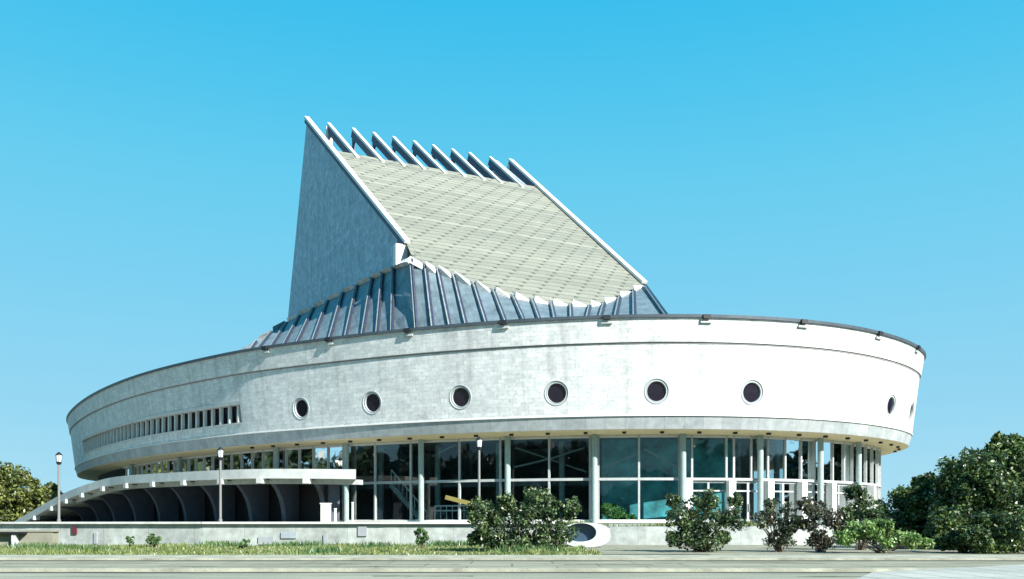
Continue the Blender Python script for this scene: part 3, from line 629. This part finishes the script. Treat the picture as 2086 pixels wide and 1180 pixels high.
for (x0, y0), (x1, y1) in zip(TW2, TW2[1:]):
    l = math.hypot(x1-x0, y1-y0); nrmw = V(y1-y0, -(x1-x0), 0).normalized()*.34
    b.quad(V(x0, y0, 0), V(x1, y1, 0), V(x1, y1, 1.42), V(x0, y0, 1.42), [(u, 0), (u+l, 0), (u+l, 1.42), (u, 1.42)])
    q = -nrmw*1.8
    a0, a1 = V(x0, y0, 0)+nrmw*.7, V(x1, y1, 0)+nrmw*.7
    c_.add([a0+V(0, 0, 1.42), a1+V(0, 0, 1.42), a1+V(0, 0, 1.56), a0+V(0, 0, 1.56), V(x0, y0, 1.42)+q, V(x1, y1, 1.42)+q, V(x1, y1, 1.56)+q, V(x0, y0, 1.56)+q], [(0, 1, 2, 3), (3, 2, 6, 7), (7, 6, 5, 4), (4, 5, 1, 0)]); u += l
b.add([V(3.2, 56, 0), V(3.2, 57.5, 0), V(3.2, 57.5, 1.42), V(3.2, 56, 1.42)], [(0, 1, 2, 3)])
b.build('wall_face', M['twall'], tw); c_.build('wall_cap', M['canopy'], tw)
def on_wall(px):
    for (x0, y0), (x1, y1) in zip(TW2, TW2[1:]):
        for k in range(40):
            x, y = x0+(x1-x0)*k/40, y0+(y1-y0)*k/40
            if abs(CX+F*x/y-px) < 4: return x, y, V(x1-x0, y1-y0, 0).normalized()
    return None
for px, w_, z0, z1, nm, m_ in ((152, .2, .72, 1.22, 'meter_box', 'maroon'), (195, .12, .1, .85, 'wall_pipe', 'conc2'), (660, .12, .1, .75, 'wall_pipe', 'conc2'), (500-460+505, .5, .1, .6, 'wall_vent', 'conc2'), (742, .28, .65, 1.25, 'wall_vent', 'conc2'), (588, .5, .5, .9, 'wall_patch', 'conc3')):
    if 'conc2' not in M: M['conc2'] = mat('grey_cover', (.27, .29, .31), .8); M['conc3'] = mat('blue_grey_patch', (.27, .31, .34), .85)
    r = on_wall(px)
    if r:
        x, y, t_ = r; b = MB(); n_ = V(t_.y, -t_.x, 0); b.box(V(x, y, (z0+z1)/2)+n_*.03, t_*w_, n_*.06, V(0, 0, (z1-z0)/2)); b.build(nm, M[m_], tw)
# lower sandy wall at the far left with a long stone bench
lwm = mat('sandy_render', (.22, .215, .165), .9, var=.2, scale=1, bump=.3)
b = MB(); b.box(V(-39.5, 51.5, .5), V(13.3, -.6, 0), V(.02, .3, 0), V(0, 0, .48)); b.box(V(-39.5, 51.5, 1.03), V(13.4, -.6, 0), V(.02, .36, 0), V(0, 0, .05))
tag(b.build('low_wall', lwm), 'low sandy wall at the far left in front of the terrace wall', 'low wall')
b = MB(); b.box(V(-31.5, 50.6, .92), V(3.8, -.1, 0), V(.01, .28, 0), V(0, 0, .06)); bn = b.build('bench', M['black']); tag(bn, 'dark long bench by the low sandy wall at the far left', 'bench')
for k in (-1, 1): b = MB(); b.box(V(-31.5+k*3.2, 50.6+k*-.08, .43), V(.12, 0, 0), V(0, .2, 0), V(0, 0, .43)); b.build('leg', M['conc'], bn)
# rounded wall end with an oval opening
rw_ = empty('rounded_wall_end', (4.6, 55.6, 0), 'white rounded concrete wall end with a dark oval opening beside the largest shrub', 'wall end')
def oval(px0, py0, rx, ry, D, n=36, sq=2.0):
    P = []
    for k in range(n):
        a = 2*math.pi*k/n; cx_, sy_ = math.cos(a), math.sin(a)
        P.append(pt(px0+rx*math.copysign(abs(cx_)**(2/sq), cx_), py0-ry*math.copysign(abs(sy_)**(2/sq), sy_), D))
    return P
o1 = oval(1194, 1090, 50, 25, 53.2, sq=2.5); i1 = oval(1184, 1085, 31, 19, 53.2, sq=2.1); nn_ = 36; bk2 = V(0, .9, 0)
b = MB(); P = o1+i1+[p+bk2 for p in o1]+[p+bk2 for p in i1]
b.add(P, [(k, (k+1) % nn_, nn_+(k+1) % nn_, nn_+k) for k in range(nn_)]+[(k, 2*nn_+k, 2*nn_+(k+1) % nn_, (k+1) % nn_) for k in range(nn_)]+[(nn_+k, nn_+(k+1) % nn_, 3*nn_+(k+1) % nn_, 3*nn_+k) for k in range(nn_)]+[(2*nn_+k, 3*nn_+k, 3*nn_+(k+1) % nn_, 2*nn_+(k+1) % nn_) for k in range(nn_)])
b.build('ring', M['conc'], rw_)
b = MB(); b.add([p+V(0, .5, 0) for p in i1], [tuple(range(nn_))]); b.build('opening', mat('dark_blue_opening', (.03, .06, .10), .3), rw_)
# plinth wall under the entrance glazing
b = MB(); pp = [(3.4, 60.2), (9, 59.2), (16, 58.9), (24, 60.5), (31, 63.5), (39, 70), (44, 82)]
u = 0
for (x0, y0), (x1, y1) in zip(pp, pp[1:]):
    l = math.hypot(x1-x0, y1-y0); b.quad(V(x0, y0, 0), V(x1, y1, 0), V(x1, y1, 1.22), V(x0, y0, 1.22), [(u, 0), (u+l, 0), (u+l, 1.2), (u, 1.2)])
    b.quad(V(x0, y0, 1.22), V(x1, y1, 1.22), V(x1, y1+2, 1.44), V(x0, y0+2, 1.44)); u += l
tag(b.build('plinth_wall', M['twall']), 'low pale plinth wall running behind the shrubs under the entrance', 'plinth wall')
# ------------------------------------------------------------------ foliage
def leaves(name, clumps, n, size, m, parent, up_bias=.3):
    off = np.array(parent.location); idx = rng.integers(0, len(clumps), n); c = np.array(clumps)[idx]
    d = rng.normal(size=(n, 3)); d /= np.linalg.norm(d, axis=1)[:, None]; rr = rng.random(n)**.5
    P = c[:, :3]+d*c[:, 3:4]*rr[:, None]
    P[:, 2] = np.maximum(P[:, 2], .05)
    nz = rng.normal(size=(n, 3)); nz += d*.8; nz[:, 2] += up_bias; nz /= np.linalg.norm(nz, axis=1)[:, None]
    a = np.cross(nz, rng.normal(size=(n, 3))); a /= np.linalg.norm(a, axis=1)[:, None]; b = np.cross(nz, a)
    s = size*(.55+.9*rng.random(n))[:, None]; a *= s; b *= s*.62
    Q = np.stack([P-a, P-b*.8, P+a, P+b*.8], 1).reshape(-1, 3)-off
    me = bpy.data.meshes.new(name); me.vertices.add(4*n); me.vertices.foreach_set('co', Q.ravel()); me.loops.add(4*n); me.polygons.add(n)
    me.loops.foreach_set('vertex_index', np.arange(4*n)); me.polygons.foreach_set('loop_start', np.arange(n)*4); me.update(calc_edges=True)
    me.materials.append(m); o = bpy.data.objects.new(name, me); COL.objects.link(o); o.parent = parent; return o
LM = {'green': leaf_mat('shrub_leaves', [(.006, .015, .009), (.022, .048, .02), (.065, .115, .036), (.22, .28, .12)]),
      'red': leaf_mat('reddish_shrub_leaves', [(.008, .012, .009), (.025, .032, .02), (.075, .065, .04), (.20, .22, .12)]),
      'dusk': leaf_mat('dark_wiry_leaves', [(.005, .010, .008), (.018, .030, .018), (.05, .07, .035), (.20, .23, .13)]),
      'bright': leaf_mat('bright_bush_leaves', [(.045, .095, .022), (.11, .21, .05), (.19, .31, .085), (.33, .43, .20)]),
      'tree': leaf_mat('dark_tree_leaves', [(.006, .014, .010), (.028, .06, .02), (.08, .13, .035), (.20, .27, .08)]),
      'olive': leaf_mat('olive_tree_leaves', [(.015, .022, .008), (.06, .08, .02), (.13, .16, .035), (.24, .26, .08)]),
      'weed': leaf_mat('weed_leaves', [(.04, .09, .03), (.08, .15, .05), (.14, .22, .08)])}
def plant(name, part, blobs, n, size, m, label, cat, group=None, stems=5, trunk=None, cl=26):
    """blobs: (px, py, D, radius in metres, squash)"""
    D0 = blobs[0][2]; px0 = sum(b[0] for b in blobs)/len(blobs); base = pt(px0, HY, D0); base.z = 0
    e = empty(name, tuple(base), label, cat, group); clumps = []
    for (x, y, D, r, q) in blobs:
        c = pt(x, y, D)
        for k in range(cl):
            d = V(random.gauss(0, 1), random.gauss(0, 1), random.gauss(0, 1)).normalized()*r*random.uniform(.45, 1.0)
            clumps.append((c.x+d.x, c.y+d.y, max(.1, c.z+d.z*q), r*random.uniform(.22, .46)))
    leaves(part, clumps, int(n*(1.9 if name != 'weed' else 1.6)), size*1.18, LM[m], e)
    b = MB()
    if trunk:
        tx, ty, tr, th_ = trunk; bs = V(base.x+tx, base.y+ty, 0)
        b.tube([bs, bs+V(.1, 0, th_*.5), bs+V(-.05, .1, th_)], [tr, tr*.8, tr*.6], 8)
        for k in range(stems*2):
            c = random.choice(clumps); e0 = bs+V(0, 0, th_*random.uniform(.5, 1)); b.tube([e0, (e0+V(*c[:3]))/2+V(0, 0, .3), V(*c[:3])], [tr*.4, tr*.25, tr*.08], 5)
        b.build('trunk', M['bark'], e)
    else:
        for k in range(stems*2):
            c = random.choice(clumps); e0 = V(base.x+random.uniform(-.3, .3)*blobs[0][3], base.y+random.uniform(-.2, .2), 0)
            b.tube([e0, V(e0.x*.5+c[0]*.5, e0.y*.5+c[1]*.5, c[2]*.55), V(*c[:3])], [.035, .025, .01], 5)
        b.build('stem', M['bark'], e)
    return e
SG = 'shrubs in front of the theatre'
plant('shrub', 'foliage', [(1065, 1065, 45, 1.2, 1.0), (1005, 1085, 45, 1.0, .9), (1130, 1070, 45, 1.0, 1.0), (1095, 1030, 45, 1.0, .7), (1050, 1100, 45, 1.2, .4), (1120, 1100, 45, 1.0, .4), (985, 1045, 45, .8, .8), (1155, 1035, 45, .65, .9), (1030, 1025, 45, .6, .9), (975, 1095, 45, .6, .6)], 9000, .072, 'green', 'largest dark green shrub, standing in front of the foyer glass beside the rounded wall end', 'shrub', SG, stems=9)
plant('shrub', 'foliage', [(1435, 1055, 45, 1.1, .9), (1385, 1050, 45, .85, .9), (1490, 1055, 45, .85, .8), (1440, 1022, 45, .8, .7), (1378, 1098, 45, .75, .4), (1475, 1095, 45, .6, .5), (1425, 1102, 45, 1.3, .25), (1415, 1080, 45, .9, .6), (1370, 1020, 45, .4, .9), (1500, 1020, 45, .4, .9)], 6000, .072, 'green', 'dark green shrub in front of the first entrance pillars', 'shrub', SG, stems=9)
plant('shrub', 'foliage', [(1590, 1048, 45, .8, .9), (1560, 1055, 45, .65, .8), (1620, 1062, 45, .5, .7), (1580, 1095, 45, .35, .9), (1590, 1104, 45, .8, .18), (1605, 1080, 45, .5, .6), (1570, 1028, 45, .35, .9)], 2600, .066, 'dusk', 'dark wiry shrub between the green shrub and the russet shrub', 'shrub', SG, stems=10)
plant('shrub', 'foliage', [(1665, 1040, 45, .7, .9), (1695, 1055, 45, .7, .8), (1640, 1030, 45, .5, .8), (1668, 1092, 45, .4, .9), (1675, 1104, 45, .8, .18), (1650, 1070, 45, .5, .7), (1712, 1075, 45, .5, .6)], 2600, .066, 'red', 'russet-leaved wiry shrub left of the bright green bush', 'shrub', SG, stems=10)
plant('bush', 'foliage', [(1800, 1092, 43, .85, .6), (1755, 1080, 43, .7, .8), (1850, 1100, 43, .75, .4), (1790, 1074, 43, .6, .6), (1725, 1095, 43, .6, .5), (1880, 1108, 43, .5, .3)], 4200, .072, 'bright', 'low bright yellow-green bush between the russet shrub and the big right tree', 'bush', stems=6)
plant('shrub', 'foliage', [(1762, 1035, 48, .9, 1), (1725, 1050, 48, .6, 1), (1742, 1005, 48, .55, .9), (1785, 1060, 48, .8, .9)], 3000, .075, 'green', 'slender green shrub rising behind the bright bush before the last pillars', 'shrub', SG, stems=7)
plant('tree', 'crown', [(1870, 1050, 52, 1.7, 1.0), (1815, 1065, 52, 1.5, .9), (1905, 1010, 52, 1.4, .8), (1852, 1020, 52, 1.0, .7), (1920, 1080, 52, 1.4, .8), (1885, 985, 52, .7, .8)], 14000, .095, 'tree', 'low spreading dark tree between the bright bush and the tall right tree', 'tree', 'trees beside the theatre', stems=8, trunk=(0, 0, .14, 1.3))
plant('tree', 'crown', [(2020, 1020, 49, 3.0, 1.0), (1960, 1040, 49, 1.8, 1.0), (2085, 980, 49, 2.6, .8), (2130, 1050, 49, 3.2, .9), (1990, 970, 49, 1.7, .8), (2040, 925, 49, 1.1, .8), (1945, 985, 49, .9, .8), (2010, 1095, 48, 2.0, .5), (2100, 920, 49, 1.4, .7)], 36000, .10, 'tree', 'tall dense dark green tree at the right edge', 'tree', 'trees beside the theatre', stems=10, trunk=(.5, 0, .22, 2.0), cl=30)
plant('shrub', 'foliage', [(1985, 1100, 42.5, .85, .9), (2030, 1085, 42.5, 1.1, .9), (2080, 1080, 42.5, 1.3, .9), (1945, 1095, 43.5, .8, .8), (1920, 1070, 45, .8, .9)], 7500, .08, 'tree', 'dark low shrub at the foot of the tall tree at the right edge', 'shrub', SG, stems=7)
plant('tree', 'crown', [(25, 1000, 112, 3.4, .9), (-40, 985, 112, 4.2, .9), (75, 1020, 112, 2.5, .8), (20, 1045, 112, 3.5, .6), (105, 1010, 112, 1.5, .8)], 15000, .20, 'olive', 'olive green tree at the far left behind the canopy end', 'tree', 'trees beside the theatre', stems=8, trunk=(0, 0, .3, 3.0), cl=22)
for (x, y, r, n_, lab) in ((315, 1100, .42, 420, 'small leafy weed below the maroon box end of the terrace wall'), (268, 1101, .28, 200, 'tiny weed left of the leafy weed under the terrace wall'), (857, 1094, .48, 460, 'tall weed against the terrace wall left of the largest shrub'), (500, 1108, .35, 220, 'flat dark weed clump at the foot of the terrace wall, mid length')):
    plant('weed', 'foliage', [(x, y, 50, r, .9)], n_, .07, 'weed', lab, 'weed', 'weeds at the foot of the terrace wall', stems=3, cl=8)
# grass strip
def grass(name, x0, x1, y0, y1, n, h, m, z=.02):
    X = rng.uniform(x0, x1, n); Y = rng.uniform(y0, y1, n)
    dens_ = np.sin(X*.7+Y*.3)+np.sin(X*.23-Y*.9+1)+rng.normal(size=n)*1.0; k = dens_ > .1; X, Y = X[k], Y[k]; n = len(X)
    H = h*(.3+1.1*rng.random(n)**2)*(1+.8*(np.sin(X*.55)+np.sin(X*1.7)>1.0)); a = rng.uniform(0, 6.28, n); w = .03+.03*rng.random(n); lx, ly = rng.normal(0, .06, n), rng.normal(0, .06, n)
    Q = np.empty((n, 3, 3)); Q[:, 0] = np.c_[X-w*np.cos(a), Y-w*np.sin(a), np.full(n, z)]; Q[:, 1] = np.c_[X+w*np.cos(a), Y+w*np.sin(a), np.full(n, z)]; Q[:, 2] = np.c_[X+lx, Y+ly, z+H]
    me = bpy.data.meshes.new(name); me.vertices.add(3*n); me.vertices.foreach_set('co', Q.ravel()); me.loops.add(3*n); me.polygons.add(n)
    me.loops.foreach_set('vertex_index', np.arange(3*n)); me.polygons.foreach_set('loop_start', np.arange(n)*3); me.update(calc_edges=True)
    me.materials.append(m); o = bpy.data.objects.new(name, me); COL.objects.link(o); return tag(o, 'rough green grass along the foot of the terrace wall', 'grass', kind='stuff')
LM['grass'] = leaf_mat('grass_blades', [(.05, .09, .02), (.12, .17, .045), (.22, .26, .09), (.32, .33, .17)], .3)
grass('grass', -36, 4, 39.2, 56.0, 150000, .12, LM['grass'])
X_ = []
for cx_, cy_, n_, w_ in ((-27, 50, 500, 1.6), (-17.5, 53, 700, 1.2), (-13, 54, 500, 2.2), (-8, 52, 350, 1.2), (-4, 54.5, 800, 1.4), (-22, 45, 350, 1.5), (1, 44, 700, 1.8), (-33, 46, 400, 2.0), (-9, 42, 250, 1.2)):
    X_ += [(random.gauss(cx_, w_*.5), min(55.6, random.gauss(cy_, .6))) for _ in range(n_)]
X_ = np.array(X_); n_ = len(X_); H_ = rng.uniform(.12, .5, n_); w_ = rng.uniform(.03, .07, n_); a_ = rng.uniform(0, 6.28, n_)
Q_ = np.empty((n_, 3, 3)); Q_[:, 0] = np.c_[X_[:, 0]-w_*np.cos(a_), X_[:, 1]-w_*np.sin(a_), np.full(n_, .02)]; Q_[:, 1] = np.c_[X_[:, 0]+w_*np.cos(a_), X_[:, 1]+w_*np.sin(a_), np.full(n_, .02)]; Q_[:, 2] = np.c_[X_[:, 0]+rng.normal(0, .12, n_), X_[:, 1]+rng.normal(0, .12, n_), H_]
b = MB(); b.add(Q_.reshape(-1, 3), [(3*k, 3*k+1, 3*k+2) for k in range(n_)]); tag(b.build('grass', LM['weed']), 'taller dark green tufts scattered in the rough grass', 'grass', kind='stuff')
g2 = grass('ledge_grass', 3.6, 17, 59.5, 60.9, 16000, .20, LM['grass'], z=1.27); g2['label'] = 'thin line of grass on the ledge under the foyer glass'
# ------------------------------------------------------------------ street lamps
def lamp(loc, h, label):
    e = empty('street_lamp', loc, label, 'street lamp', 'lamp posts on the terrace')
    def bb(name, prof, m, p=e, n=14):
        b = MB(); b.lathe(prof, n=n); me = b.build(name, m); me.parent = p; return me
    bb('post', [(.13, 0), (.13, .25), (.09, .3), (.075, h-.75)], M['post'])
    bb('base_collar', [(.08, h-.78), (.15, h-.72), (.17, h-.6), (.13, h-.56)], M['black'])
    bb('lantern_glass', [(.14, h-.56), (.19, h-.12)], M['lantern'])
    hd = bb('lantern_cap', [(.22, h-.12), (.20, h-.06), (.10, h+.04), (.03, h+.1)], M['black'])
    for k in range(4):
        a = k*math.pi/2+.4; b = MB(); b.beam(V(.145*math.cos(a), .145*math.sin(a), h-.58), V(.2*math.cos(a), .2*math.sin(a), h-.1), .025, .025, up=(1, 0, .1)); o = b.build('lantern_bar', M['black']); o.parent = hd
    return e
M['lantern'] = mat('opal_lantern_glass', (.72, .74, .76), .25)
for px, ytop, D_, lab in ((120, 924, 61.0, 'pale lamp post standing against the sky near the left tree'), (449, 914, 58.4, 'pale lamp post in front of the arched canopy'), (976, 893, 57.4, 'pale lamp post in front of the foyer glass behind the largest shrub')):
    p = pt(px, HY, D_); zt = EYE+(HY-ytop)/F*D_; lamp((p.x, p.y, 1.44), zt-1.44, lab)
# leaf clumps standing in for the green tree reflection in the foyer glass
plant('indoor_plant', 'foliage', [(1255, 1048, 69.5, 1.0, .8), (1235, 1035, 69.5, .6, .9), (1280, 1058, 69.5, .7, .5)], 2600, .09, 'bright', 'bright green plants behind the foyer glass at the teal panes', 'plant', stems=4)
# unseen wood added beside and behind the camera to darken the foyer glass reflections
wclump = []
for k in range(1700):
    a = R(random.uniform(38, 322)); rad = random.uniform(150, 175); h_ = 21+4*math.sin(a*9)+3*math.sin(a*23+1)
    if 160 < math.degrees(a) < 190: h_ *= .62  # lower here so the middle panes mirror sky
    wclump.append((rad*math.sin(a), 20+rad*math.cos(a), random.uniform(1, h_), random.uniform(3, 5)))
we = empty('wood', (0, 0, 0), None, None)
LM['wood'] = leaf_mat('dark_wood_leaves', [(.006, .010, .006), (.015, .028, .012), (.03, .05, .02), (.05, .075, .03)], .1)
wo = leaves('wood', wclump, 100000, 1.6, LM['wood'], we); wo.parent = None; bpy.data.objects.remove(we); tag(wo, 'belt of dark trees round the square', 'wood', kind='stuff')
